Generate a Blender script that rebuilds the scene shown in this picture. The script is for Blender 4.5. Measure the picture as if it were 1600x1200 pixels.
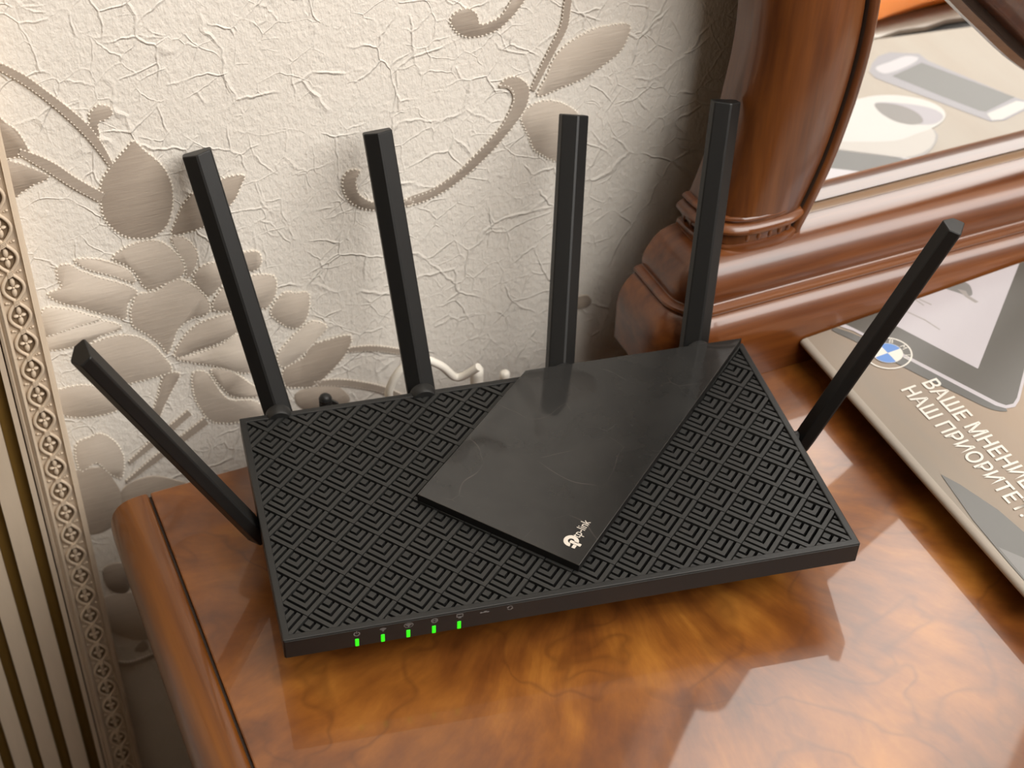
import bpy, bmesh, math, random
import numpy as np
from mathutils import Vector, Matrix

random.seed(7)
sc = bpy.context.scene
col = sc.collection
for _o in list(bpy.data.objects):
    bpy.data.objects.remove(_o)

# ------------------------------------------------------------------ camera, world, light, exposure
FPX = 2400.0                                   # focal length in pixels of the 1600x1200 frame
PPX, PPY = 593.62412716, 668.10670266          # principal point
CAM = np.array([-0.24909764, -0.47866338, 0.57203873])
ROT = np.array([[0.9347658193366205, -0.35446017055090534, -0.023892477748440596],
                [-0.257192405055206, -0.6287934451982631, -0.7338057440887319],
                [0.24508147580316114, 0.6920814914218715, -0.6789390837545166]])
cd = bpy.data.cameras.new('camera')
cam = bpy.data.objects.new('camera', cd)
col.objects.link(cam)
cam.matrix_world = Matrix([[ROT[0][i], -ROT[1][i], -ROT[2][i], CAM[i]] for i in range(3)] + [[0, 0, 0, 1]])
cd.sensor_width = 36.0
cd.lens = FPX / 1600 * 36.0
cd.shift_x = (800 - PPX) / 1600
cd.shift_y = (PPY - 600) / 1600
cd.clip_start = 0.01
cd.dof.use_dof = True
cd.dof.focus_distance = 0.73
cd.dof.aperture_fstop = 11.0
sc.camera = cam

world = bpy.data.worlds.new('world')
sc.world = world
world.use_nodes = True
world.node_tree.nodes['Background'].inputs[0].default_value = (0.86, 0.93, 1.0, 1)
world.node_tree.nodes['Background'].inputs[1].default_value = 1.2

WIN_C = Vector((0.98, -1.00, 1.85))            # tall window in the front wall, to the right behind the camera
WIN_W, WIN_H = 2.2, 2.2
ld = bpy.data.lights.new('window_daylight', 'AREA')
ld.shape = 'RECTANGLE'
ld.size, ld.size_y = WIN_W, WIN_H
ld.energy = 112
ld.color = (1.0, .95, .885)
lo = bpy.data.objects.new('window_daylight', ld)
col.objects.link(lo)
lo.location = WIN_C + Vector((0, .03, 0))
lo.rotation_euler = (math.radians(90), 0, 0)   # shines into the room (+Y)

sc.view_settings.view_transform = 'Standard'
sc.view_settings.look = 'None'
sc.view_settings.gamma = 1
sc.view_settings.use_curve_mapping = False
sc.view_settings.exposure = 0.0
try:
    sc.cycles.max_bounces = 8
    sc.cycles.diffuse_bounces = 4
    sc.cycles.glossy_bounces = 4
    sc.cycles.caustics_reflective = False
    sc.cycles.sample_clamp_indirect = 4
except Exception:
    pass

# ------------------------------------------------------------------ where a photographed point lies on a plane of the room
def rays(px):
    px = np.atleast_2d(np.asarray(px, float))
    return np.c_[(px - [PPX, PPY]) / FPX, np.ones(len(px))] @ ROT

def on_plane(px, p0, n, mirror_y=None):
    """points of the plane (p0, n) seen at the pixels, straight or by way of the mirror at y = mirror_y"""
    d = rays(px)
    o = np.repeat(CAM[None, :], len(d), 0)
    if mirror_y is not None:
        t = (mirror_y - o[:, 1]) / d[:, 1]
        o = o + d * t[:, None]
        d = d * [1, -1, 1]
    t = ((np.asarray(p0) - o) @ np.asarray(n)) / (d @ np.asarray(n))
    return o + d * t[:, None]

def on_wall(px, y):
    return on_plane(px, (0, y, 0), (0, 1, 0))

# ------------------------------------------------------------------ materials
def mat(name, base=(.5, .5, .5), rough=.5, metal=0., spec=.5, coat=0., coat_rough=.05):
    m = bpy.data.materials.new(name)
    m.use_nodes = True
    b = m.node_tree.nodes['Principled BSDF']
    b.inputs['Base Color'].default_value = (*base, 1)
    b.inputs['Roughness'].default_value = rough
    b.inputs['Metallic'].default_value = metal
    b.inputs['Specular IOR Level'].default_value = spec
    b.inputs['Coat Weight'].default_value = coat
    b.inputs['Coat Roughness'].default_value = coat_rough
    return m

class NT:
    def __init__(s, m):
        s.t = m.node_tree
        s.b = s.t.nodes['Principled BSDF']
    def n(s, kind, **kw):
        nd = s.t.nodes.new('ShaderNode' + kind)
        for k, v in kw.items():
            if k.startswith('i_'):
                nd.inputs[k[2:].replace('_', ' ')].default_value = v
            else:
                setattr(nd, k, v)
        return nd
    def l(s, a, b):
        s.t.links.new(a, b)
    def math(s, op, a, b=None, c=None, clamp=False):
        nd = s.t.nodes.new('ShaderNodeMath')
        nd.operation = op
        nd.use_clamp = clamp
        for i, v in enumerate((a, b, c)):
            if v is None:
                continue
            if isinstance(v, (int, float)):
                nd.inputs[i].default_value = v
            else:
                s.l(v, nd.inputs[i])
        return nd.outputs[0]
    def ramp(s, fac, stops):
        nd = s.t.nodes.new('ShaderNodeValToRGB')
        e = nd.color_ramp.elements
        while len(e) < len(stops):
            e.new(.5)
        for el, (p, c) in zip(e, stops):
            el.position = p
            el.color = (*c, 1) if len(c) == 3 else c
        s.l(fac, nd.inputs[0])
        return nd.outputs[0]
    def mix(s, fac, a, b, mode='MIX'):
        nd = s.t.nodes.new('ShaderNodeMix')
        nd.data_type = 'RGBA'
        nd.blend_type = mode
        for sock, v in ((nd.inputs[0], fac), (nd.inputs[6], a), (nd.inputs[7], b)):
            if isinstance(v, (int, float)):
                sock.default_value = v
            elif isinstance(v, tuple):
                sock.default_value = (*v, 1)
            else:
                s.l(v, sock)
        return nd.outputs[2]
    def coords(s, scale=(1, 1, 1), rot=(0, 0, 0), loc=(0, 0, 0)):
        g = s.n('NewGeometry')
        mp = s.n('Mapping')
        mp.inputs['Scale'].default_value = scale
        mp.inputs['Rotation'].default_value = rot
        mp.inputs['Location'].default_value = loc
        s.l(g.outputs['Position'], mp.inputs[0])
        return mp.outputs[0]
    def noise(s, vec, scale, detail=3., rough=.5, dist=0., out='Fac'):
        nd = s.n('TexNoise')
        nd.inputs['Scale'].default_value = scale
        nd.inputs['Detail'].default_value = detail
        nd.inputs['Roughness'].default_value = rough
        nd.inputs['Distortion'].default_value = dist
        s.l(vec, nd.inputs['Vector'])
        return nd.outputs[out]
    def warp(s, vec, scale, amount, detail=2.):
        c = s.noise(vec, scale, detail, .5, 0., 'Color')
        sub = s.n('VectorMath', operation='SUBTRACT')
        s.l(c, sub.inputs[0]); sub.inputs[1].default_value = (.5, .5, .5)
        mul = s.n('VectorMath', operation='SCALE')
        s.l(sub.outputs[0], mul.inputs[0]); mul.inputs[3].default_value = amount
        add = s.n('VectorMath', operation='ADD')
        s.l(vec, add.inputs[0]); s.l(mul.outputs[0], add.inputs[1])
        return add.outputs[0]
    def bump(s, h, strength, dist):
        nd = s.n('Bump')
        nd.inputs['Strength'].default_value = strength
        nd.inputs['Distance'].default_value = dist
        s.l(h, nd.inputs['Height'])
        s.l(nd.outputs[0], s.b.inputs['Normal'])

def wallpaper_mat():
    m = mat('wallpaper', (.72, .65, .555), .55, spec=.3)
    k = NT(m)
    p = k.coords()
    w = k.warp(p, 14, .026, 2)
    w = k.warp(w, 80, .006, 2)
    heights = []
    for sc_, wd, amp in ((18, .018, .85), (33, .024, .75), (61, .036, .45)):
        v = k.n('TexVoronoi', feature='DISTANCE_TO_EDGE')
        v.inputs['Scale'].default_value = sc_
        k.l(w, v.inputs['Vector'])
        line = k.math('SUBTRACT', 1.0, k.math('DIVIDE', v.outputs['Distance'], wd, clamp=True), clamp=True)
        msk = k.math('MULTIPLY_ADD', k.noise(k.coords(loc=(sc_, 0, 3)), 40, 2), 6.0, -2.65, clamp=True)
        heights.append(k.math('MULTIPLY', k.math('MULTIPLY', line, msk), amp))
    h = k.math('ADD', k.math('ADD', heights[0], heights[1]), heights[2])
    gr = k.noise(k.coords(scale=(1.0, 1, .6)), 480, 3, .6)
    gr2 = k.noise(p, 240, 2, .5)
    h = k.math('ADD', h, k.math('MULTIPLY_ADD', gr2, .45, 0))
    h = k.math('ADD', h, k.math('MULTIPLY', gr, .95))
    k.bump(h, .75, .0009)
    tone = k.noise(p, 14, 3)
    k.l(k.mix(tone, (.79, .745, .675), (.73, .685, .615)), k.b.inputs['Base Color'])
    return m

def petal_mat(name, a, b, ang):
    m = mat(name, a, .42, spec=.5)
    k = NT(m)
    st = k.noise(k.warp(k.coords(scale=(1, 1, 14), rot=(0, ang, 0)), 20, .03), 55, 3, .6)
    big = k.noise(k.coords(), 35, 2)
    f = k.math('ADD', k.math('MULTIPLY', st, .5), k.math('MULTIPLY', big, .5))
    k.l(k.ramp(f, [(.32, b), (.68, a)]), k.b.inputs['Base Color'])
    k.bump(k.math('ADD', st, k.math('MULTIPLY', k.noise(k.coords(), 500, 2), .2)), .35, .0006)
    return m

def table_wood_mat():
    m = mat('burl_veneer', (.3, .1, .02), .32, spec=.5, coat=.55, coat_rough=.03)
    k = NT(m)
    p = k.coords(rot=(0, 0, .35), scale=(1, 1.25, 1))
    w = k.warp(p, 4.5, .16, 2)
    w = k.warp(w, 17, .03, 2)
    nd = k.n('TexWave', wave_type='RINGS', rings_direction='Z')
    nd.inputs['Scale'].default_value = 3.4
    nd.inputs['Distortion'].default_value = 1.6
    nd.inputs['Detail'].default_value = 2.0
    nd.inputs['Detail Scale'].default_value = 1.3
    k.l(w, nd.inputs['Vector'])
    # feathered crotch figure: streaks fanning out of a point under the router
    sx = k.n('SeparateXYZ'); k.l(k.warp(k.coords(loc=(-.045, -.02, 0)), 9, .05, 2), sx.inputs[0])
    ang = k.math('ARCTAN2', sx.outputs[0], k.math('MULTIPLY', sx.outputs[1], -1.0))
    rad = k.math('SQRT', k.math('ADD', k.math('MULTIPLY', sx.outputs[0], sx.outputs[0]), k.math('MULTIPLY', sx.outputs[1], sx.outputs[1])))
    cb = k.n('CombineXYZ'); k.l(k.math('MULTIPLY', ang, 2.6), cb.inputs[0]); k.l(k.math('MULTIPLY', rad, 5.0), cb.inputs[1])
    fan = k.noise(cb.outputs[0], 3.0, 5, .62)
    fine = k.noise(k.warp(w, 30, .02), 46, 4, .6)
    big = k.noise(w, 7, 3, .55)
    f = k.math('ADD', k.math('MULTIPLY', nd.outputs['Fac'], .24), k.math('MULTIPLY', big, .38))
    f = k.math('ADD', f, k.math('MULTIPLY_ADD', fan, .95, -.275))
    f = k.math('ADD', f, k.math('MULTIPLY_ADD', fine, .22, -.11))
    c = k.ramp(f, [(.20, (.070, .020, .004)), (.42, (.155, .048, .0085)), (.60, (.235, .080, .0125)), (.82, (.35, .135, .022))])
    v = k.noise(w, 10, 3, .5)
    vein = k.math('SUBTRACT', 1.0, k.math('DIVIDE', k.math('ABSOLUTE', k.math('SUBTRACT', v, .5)), 0.016, clamp=True), clamp=True)
    c = k.mix(k.math('MULTIPLY', vein, .36), c, (.07, .02, .005))
    k.l(c, k.b.inputs['Base Color'])
    return m

def frame_wood_mat(name, axis, a=(.160, .049, .010), b=(.100, .027, .006), d=(.05, .014, .004)):
    m = mat(name, a, .34, spec=.45, coat=.6, coat_rough=.13)
    k = NT(m)
    s = {'X': (1.2, 22, 22), 'Y': (22, 1.2, 22), 'Z': (22, 22, 1.4)}[axis]
    w = k.warp(k.coords(scale=s), 1.2, .35, 2)
    f = k.math('ADD', k.math('MULTIPLY', k.noise(w, 3.2, 4, .6), .7), k.math('MULTIPLY', k.noise(w, 11, 3, .6), .3))
    k.l(k.ramp(f, [(.3, d), (.44, b), (.62, a), (.8, tuple(min(1, x * 1.35) for x in a))]), k.b.inputs['Base Color'])
    return m

def plastic_mat(name, c, rough, grain=0.):
    m = mat(name, c, rough, spec=.38)
    if grain:
        k = NT(m)
        k.bump(k.noise(k.coords(), 2600, 2), grain, .0002)
    return m

def gloss_plate_mat():
    m = mat('gloss_black', (.012, .012, .012), .09, spec=.55)
    k = NT(m)
    p = k.coords()
    sm = k.noise(k.warp(p, 14, .06), 26, 4, .6)
    w = k.warp(k.coords(rot=(0, 0, .5)), 12, .05)
    v = k.n('TexVoronoi', feature='DISTANCE_TO_EDGE')
    v.inputs['Scale'].default_value = 30
    k.l(w, v.inputs['Vector'])
    scr = k.math('SUBTRACT', 1.0, k.math('DIVIDE', v.outputs['Distance'], .009, clamp=True), clamp=True)
    msk = k.math('MULTIPLY_ADD', k.noise(k.coords(loc=(3, 1, 0)), 38, 4), 6.0, -3.2, clamp=True)
    scr = k.math('MULTIPLY', scr, msk)
    dust = k.math('MULTIPLY_ADD', k.noise(p, 700, 2), 8, -5.6, clamp=True)
    spots = k.math('ADD', scr, k.math('MULTIPLY', dust, .35), clamp=True)
    c = k.mix(sm, (.012, .012, .012), (.034, .033, .031))
    k.l(k.mix(k.math('MULTIPLY', spots, .22), c, (.22, .19, .17)), k.b.inputs['Base Color'])
    k.l(k.math('MULTIPLY_ADD', sm, .06, .03), k.b.inputs['Roughness'])
    return m

def cream_paint_mat(name, a):
    m = mat(name, a, .42, spec=.4)
    k = NT(m)
    k.l(k.mix(k.noise(k.coords(scale=(6, 6, 1)), 40, 3), a, tuple(x * .88 for x in a)), k.b.inputs['Base Color'])
    return m

def bag_paper_mat():
    m = mat('printed_paper', (.5, .4, .3), .42, spec=.4)
    k = NT(m)
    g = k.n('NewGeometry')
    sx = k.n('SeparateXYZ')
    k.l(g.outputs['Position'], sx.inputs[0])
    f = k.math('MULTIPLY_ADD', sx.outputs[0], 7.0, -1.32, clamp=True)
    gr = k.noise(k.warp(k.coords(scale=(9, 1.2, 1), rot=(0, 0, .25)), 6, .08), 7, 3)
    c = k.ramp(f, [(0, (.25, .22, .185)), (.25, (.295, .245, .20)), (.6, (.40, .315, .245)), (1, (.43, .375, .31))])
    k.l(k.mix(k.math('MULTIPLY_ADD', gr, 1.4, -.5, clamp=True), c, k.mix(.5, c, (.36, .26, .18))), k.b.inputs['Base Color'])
    return m

M = dict(
    wallpaper=wallpaper_mat(),
    petal=petal_mat('wallpaper_petal', (.61, .535, .455), (.52, .45, .375), .6),
    petal_pale=petal_mat('wallpaper_petal_pale', (.69, .615, .53), (.61, .54, .455), -.5),
    petal_dark=petal_mat('wallpaper_petal_dark', (.43, .365, .30), (.36, .30, .245), .1),
    vine=petal_mat('wallpaper_vine', (.42, .36, .30), (.37, .31, .255), .8),
    stitch=mat('wallpaper_stitch', (.76, .70, .61), .6),
    table=table_wood_mat(),
    rail=frame_wood_mat('table_edge_wood', 'Y', (.19, .062, .0075), (.135, .041, .0055), (.08, .022, .004)),
    framex=frame_wood_mat('frame_wood_long', 'X'),
    framez=frame_wood_mat('frame_wood_upright', 'Z', (.130, .040, .0075), (.075, .021, .0045), (.04, .011, .003)),
    lip=frame_wood_mat('frame_wood_lip', 'X', (.26, .155, .085), (.20, .115, .06), (.14, .08, .04)),
    lip_dark=mat('lip_groove_brown', (.075, .036, .018), .6),
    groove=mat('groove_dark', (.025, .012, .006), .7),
    carved=mat('carving_recess', (.05, .018, .007), .6),
    mirror=mat('mirror_silver', (.93, .93, .92), .004, metal=1.0),
    back=mat('backing_board', (.2, .12, .07), .8),
    black=plastic_mat('router_black', (.013, .013, .0125), .42, .25),
    tile=plastic_mat('router_grille_black', (.0185, .0185, .0175), .48, .2),
    pit=mat('router_pit', (.002, .002, .002), .8),
    face=plastic_mat('router_face', (.0065, .006, .0055), .42, .15),
    antenna=plastic_mat('antenna_black', (.0065, .0065, .0063), .45, .2),
    gloss=gloss_plate_mat(),
    logo=mat('print_silver', (.62, .57, .50), .35),
    icon=mat('print_grey', (.19, .19, .19), .5),
    cream=cream_paint_mat('cream_paint', (.66, .54, .41)),
    cream_edge=cream_paint_mat('cream_edge', (.70, .57, .43)),
    gold=mat('bronze_paint', (.11, .060, .012), .45, spec=.4),
    motif_brown=mat('motif_recess_brown', (.22, .155, .095), .6),
    paper=bag_paper_mat(),
    paper_edge=mat('paper_edge', (.38, .335, .285), .5),
    p_white=mat('print_white', (.74, .71, .65), .4),
    p_blue=mat('print_blue', (.13, .26, .58), .4),
    p_grey=mat('print_dark_grey', (.10, .093, .083), .4),
    p_shadow=mat('print_shadow', (.115, .112, .105), .4),
    p_soft=mat('print_mid_grey', (.20, .195, .19), .4),
    p_screen=mat('print_screen', (.50, .47, .495), .35),
    p_line=mat('print_line', (.33, .305, .29), .4),
    p_phone=mat('print_phone', (.30, .285, .31), .4),
    p_phone_scr=mat('print_phone_screen', (.145, .14, .13), .4),
    p_cup=mat('print_cup', (.57, .555, .53), .4),
    p_saucer=mat('print_saucer', (.49, .455, .415), .4),
    p_coffee=mat('print_coffee', (.19, .17, .155), .4),
    p_lilac=mat('print_lilac', (.38, .35, .385), .4),
    p_tan=mat('print_tan', (.78, .67, .54), .4),
    cable=mat('cable_white', (.80, .76, .68), .4),
    orange=mat('orange_wrapper', (.85, .24, .02), .35),
    blackbox=mat('black_card', (.03, .03, .03), .5),
    white=mat('white_wrapper', (.8, .78, .74), .4),
    room=mat('room_paint', (.30, .26, .22), .8),
    ceiling=mat('ceiling_paint', (.60, .57, .53), .8),
    floor=mat('floor_boards', (.07, .035, .018), .4),
    winframe=mat('window_paint', (.8, .8, .78), .4),
)
led = bpy.data.materials.new('led_green')
led.use_nodes = True
_b = led.node_tree.nodes['Principled BSDF']
_b.inputs['Base Color'].default_value = (.02, .5, .01, 1)
_b.inputs['Emission Color'].default_value = (.022, .66, .006, 1)
_b.inputs['Emission Strength'].default_value = 1.0
M['led'] = led

# ------------------------------------------------------------------ mesh helpers
class MB:
    def __init__(s):
        s.v, s.f, s.m = [], [], []
    def add(s, vs, fs, mi=0):
        o = len(s.v)
        s.v += [tuple(map(float, v)) for v in vs]
        s.f += [tuple(i + o for i in f) for f in fs]
        s.m += [mi] * len(fs)
    def box(s, a, b, mi=0):
        x0, y0, z0 = a; x1, y1, z1 = b
        s.add([(x0, y0, z0), (x1, y0, z0), (x1, y1, z0), (x0, y1, z0), (x0, y0, z1), (x1, y0, z1), (x1, y1, z1), (x0, y1, z1)],
              [(0, 3, 2, 1), (4, 5, 6, 7), (0, 1, 5, 4), (1, 2, 6, 5), (2, 3, 7, 6), (3, 0, 4, 7)], mi)
    def prism(s, base, off, mi=0, cap=True):
        """closed polygon (3-D points) pushed along off"""
        n = len(base)
        b = [np.asarray(p, float) for p in base]
        o = np.asarray(off, float)
        fs = [(i, (i + 1) % n, n + (i + 1) % n, n + i) for i in range(n)]
        if cap:
            fs += [tuple(range(n - 1, -1, -1)), tuple(range(n, 2 * n))]
        s.add(b + [p + o for p in b], fs, mi)
    def sweep(s, rings, closed_profile=False, caps=False, mi=0, mids=None):
        n = len(rings[0])
        vs = [p for r in rings for p in r]
        fs, ms = [], []
        for i in range(len(rings) - 1):
            for j in range(n if closed_profile else n - 1):
                k = (j + 1) % n
                fs.append((i * n + j, i * n + k, (i + 1) * n + k, (i + 1) * n + j))
                ms.append(mids[j] if mids else mi)
        if caps:
            fs += [tuple(range(n - 1, -1, -1)), tuple((len(rings) - 1) * n + j for j in range(n))]
            ms += [mi, mi]
        o = len(s.v)
        s.v += [tuple(map(float, v)) for v in vs]
        s.f += [tuple(i + o for i in f) for f in fs]
        s.m += ms
    def tube(s, pts, r, seg=10, mi=0, caps=True):
        pts = [np.asarray(p, float) for p in pts]
        rs = r if isinstance(r, (list, tuple)) else [r] * len(pts)
        rings = []
        up = None
        for i, p in enumerate(pts):
            t = pts[min(i + 1, len(pts) - 1)] - pts[max(i - 1, 0)]
            t /= np.linalg.norm(t) + 1e-12
            if up is None:
                up = np.array([0, 0, 1.]) if abs(t[2]) < .9 else np.array([1., 0, 0])
            a = np.cross(t, up); a /= np.linalg.norm(a)
            up = np.cross(a, t)
            rings.append([p + rs[i] * (a * math.cos(q) + up * math.sin(q)) for q in np.linspace(0, 2 * math.pi, seg, endpoint=False)])
        s.sweep(rings, True, caps, mi)
    def ball(s, c, r, seg=8, ring=5, mi=0):
        r = np.asarray(r if hasattr(r, '__len__') else (r, r, r), float)
        rows = []
        for i in range(1, ring):
            th = math.pi * i / ring
            rows.append([np.asarray(c) + r * [math.sin(th) * math.cos(q), math.sin(th) * math.sin(q), math.cos(th)]
                         for q in np.linspace(0, 2 * math.pi, seg, endpoint=False)])
        s.sweep(rows, True, True, mi)
    def build(s, name, mats, parent=None, smooth=None, bevel=None, loc=None):
        me = bpy.data.meshes.new(name)
        me.from_pydata(s.v, [], s.f)
        for mm in (mats if isinstance(mats, (list, tuple)) else [mats]):
            me.materials.append(mm)
        me.polygons.foreach_set('material_index', s.m)
        bm = bmesh.new(); bm.from_mesh(me)
        bmesh.ops.remove_doubles(bm, verts=bm.verts, dist=1e-7)
        bmesh.ops.recalc_face_normals(bm, faces=bm.faces)
        bm.to_mesh(me); bm.free()
        if smooth:
            me.shade_smooth()
            me.set_sharp_from_angle(angle=math.radians(smooth))
        me.update()
        o = bpy.data.objects.new(name, me)
        col.objects.link(o)
        if parent is not None:
            o.parent = parent
        if loc is not None:
            o.location = loc
        if bevel:
            md = o.modifiers.new('bevel', 'BEVEL')
            md.width, md.segments, md.limit_method, md.angle_limit = bevel, 2, 'ANGLE', math.radians(40)
        return o

def empty(name, loc=(0, 0, 0), rz=0., parent=None):
    o = bpy.data.objects.new(name, None)
    col.objects.link(o)
    o.location = loc
    o.rotation_euler = (0, 0, rz)
    o.empty_display_size = .02
    if parent is not None:
        o.parent = parent
    return o

def tag(o, label=None, cat=None, group=None, kind=None):
    if label: o['label'] = label
    if cat: o['category'] = cat
    if group: o['group'] = group
    if kind: o['kind'] = kind
    return o

def smooth_loop(p, n=4, closed=True):
    p = [np.asarray(q, float) for q in p]
    out = []
    N = len(p)
    for i in range(N if closed else N - 1):
        if closed:
            a, b, c, d = p[(i - 1) % N], p[i], p[(i + 1) % N], p[(i + 2) % N]
        else:
            a, b, c, d = p[max(i - 1, 0)], p[i], p[i + 1], p[min(i + 2, N - 1)]
        for k in range(n):
            t = k / n
            out.append(.5 * (2 * b + (c - a) * t + (2 * a - 5 * b + 4 * c - d) * t * t + (3 * b - a - 3 * c + d) * t ** 3))
    if not closed:
        out.append(p[-1])
    return out

def text_mesh(body, name, mt, parent, align='LEFT', bold=0.):
    cu = bpy.data.curves.new(name, 'FONT')
    cu.body = body
    cu.size = 1.0
    cu.align_x = align
    cu.resolution_u = 4
    cu.offset = bold
    o = bpy.data.objects.new(name, cu)
    col.objects.link(o)
    bpy.context.view_layer.update()
    me = bpy.data.meshes.new_from_object(o.evaluated_get(bpy.context.evaluated_depsgraph_get()))
    bpy.data.objects.remove(o)
    me.name = name
    me.materials.clear()
    me.materials.append(mt)
    r = bpy.data.objects.new(name, me)
    col.objects.link(r)
    if parent is not None:
        r.parent = parent
    return r

def map_mesh(o, fn):
    for v in o.data.vertices:
        v.co = Vector([float(x) for x in fn(v.co.x, v.co.y)])
    o.data.update()

# ------------------------------------------------------------------ the room
WALL_Y = 0.170
FLOOR, CEIL = -0.76, 3.05
XL, XR, YF = -2.3, 2.3, -1.00
mb = MB(); mb.box((XL - .1, WALL_Y, FLOOR), (XR + .1, WALL_Y + .12, CEIL)); wall_back = tag(mb.build('wall_back', M['wallpaper']), 'cream crinkled wallpaper wall with embossed flowers', kind='structure')
mb = MB(); mb.box((XL - .1, YF - .1, FLOOR - .05), (XR + .1, WALL_Y + .12, FLOOR)); tag(mb.build('floor', M['floor']), kind='structure')
mb = MB(); mb.box((XL - .1, YF - .1, CEIL), (XR + .1, WALL_Y + .12, CEIL + .05)); tag(mb.build('ceiling', M['ceiling']), kind='structure')
mb = MB(); mb.box((XL - .1, YF - .1, FLOOR), (XL, WALL_Y, CEIL)); tag(mb.build('wall_left', M['room']), kind='structure')
mb = MB(); mb.box((XR, YF - .1, FLOOR), (XR + .1, WALL_Y, CEIL)); tag(mb.build('wall_right', M['room']), kind='structure')
wx0, wx1, wz0, wz1 = WIN_C.x - WIN_W / 2 - .03, WIN_C.x + WIN_W / 2 + .03, WIN_C.z - WIN_H / 2 - .03, WIN_C.z + WIN_H / 2 + .03
mb = MB()
mb.box((XL, YF - .1, FLOOR), (wx0, YF, CEIL)); mb.box((wx1, YF - .1, FLOOR), (XR, YF, CEIL))
mb.box((wx0, YF - .1, FLOOR), (wx1, YF, wz0)); mb.box((wx0, YF - .1, wz1), (wx1, YF, CEIL))
tag(mb.build('wall_front', M['room']), kind='structure')
win = tag(empty('window_1', (WIN_C.x, YF - .05, wz0)), kind='structure')
def local(mb, o):
    mb.v = [(x - o.location.x, y - o.location.y, z - o.location.z) for x, y, z in mb.v]
    return mb
mb = MB()
for a, b in (((wx0, wz0), (wx0 + .05, wz1)), ((wx1 - .05, wz0), (wx1, wz1)), ((wx0 + .05, wz0), (wx1 - .05, wz0 + .05)), ((wx0 + .05, wz1 - .05), (wx1 - .05, wz1))):
    mb.box((a[0], YF - .07, a[1]), (b[0], YF - .03, b[1]))
local(mb, win).build('window_frame', M['winframe'], win)

# wallpaper flowers: raised satin shapes on the paper, outlined by small stitched beads
beads = MB()
PC = [0]
def petal(px, m='petal', name='wallpaper_petal', th=.0006, smooth=True, bead=True, lay=0):
    pts = smooth_loop(px, 4) if smooth else [np.asarray(p, float) for p in px]
    w = on_wall(pts, WALL_Y)
    PC[0] += 1
    y0 = WALL_Y - th - .00018 * lay - .00004 * (PC[0] % 9)
    c = w.mean(0)
    n = len(w)
    MBp = MB()
    inner = [c + (p - c) * .955 for p in w]
    vs = [(p[0], WALL_Y + .0004, p[2]) for p in w] + [(p[0], y0 + th * .55, p[2]) for p in w] + [(p[0], y0, p[2]) for p in inner]
    fs = [(i, (i + 1) % n, n + (i + 1) % n, n + i) for i in range(n)] + [(n + i, n + (i + 1) % n, 2 * n + (i + 1) % n, 2 * n + i) for i in range(n)] + [tuple(range(2 * n, 3 * n))]
    MBp.add(vs, fs)
    MBp.build(name, M[m], wall_back, smooth=50)
    if bead:
        per = np.r_[w, w[:1]]
        seg = np.linalg.norm(np.diff(per, axis=0), axis=1)
        cum = np.r_[0, np.cumsum(seg)]
        for q in np.arange(0, cum[-1], .0023):
            i = min(np.searchsorted(cum, q, 'right') - 1, len(seg) - 1)
            p = per[i] + (per[i + 1] - per[i]) * ((q - cum[i]) / max(seg[i], 1e-9))
            beads.ball((p[0] + random.uniform(-.0002, .0002), y0 + .0003, p[2] + random.uniform(-.0002, .0002)), (.00075, .0006, .0006), 6, 4)

def band(px, widths, m='vine', **kw):
    c = smooth_loop(px, 5, False)
    n = len(c)
    L, R_ = [], []
    ws = np.interp(np.linspace(0, 1, n), np.linspace(0, 1, len(widths)), widths)
    for i, p in enumerate(c):
        t = c[min(i + 1, n - 1)] - c[max(i - 1, 0)]
        t = t / (np.linalg.norm(t) + 1e-9)
        nn = np.array([-t[1], t[0]])
        L.append(p + nn * ws[i] / 2); R_.append(p - nn * ws[i] / 2)
    w = on_wall(L + R_, WALL_Y)
    wl, wr = w[:n], w[n:]
    mbb = MB()
    PC[0] += 1
    y0 = WALL_Y - .0009 - .00004 * (PC[0] % 9)
    for a, b in ((y0, 0),):
        vs = [(p[0], WALL_Y + .0004, p[2]) for p in wl] + [(p[0], y0, p[2]) for p in wl] + [(p[0], y0, p[2]) for p in wr] + [(p[0], WALL_Y + .0004, p[2]) for p in wr]
        fs = []
        for i in range(n - 1):
            for r in range(3):
                fs.append((r * n + i, r * n + i + 1, (r + 1) * n + i + 1, (r + 1) * n + i))
        mbb.add(vs, fs)
    mbb.build('wallpaper_vine', M[m], wall_back, smooth=50)
    for side in (wl, wr):
        seg = np.linalg.norm(np.diff(side, axis=0), axis=1)
        cum = np.r_[0, np.cumsum(seg)]
        for q in np.arange(0, cum[-1], .0021):
            i = min(np.searchsorted(cum, q, 'right') - 1, len(seg) - 1)
            p = side[i] + (side[i + 1] - side[i]) * ((q - cum[i]) / max(seg[i], 1e-9))
            beads.ball((p[0], y0 + .0003, p[2]), (.0006, .0005, .0005), 6, 4)

def c6(*p): return [(60 + x / 2.857, 340 + y / 2.857) for x, y in p]
def c7(*p): return [(300 + x / 3.244, 330 + y / 3.244) for x, y in p]
def cr(*p): return [(500 + x / 2.4615, y / 2.4615) for x, y in p]

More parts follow.
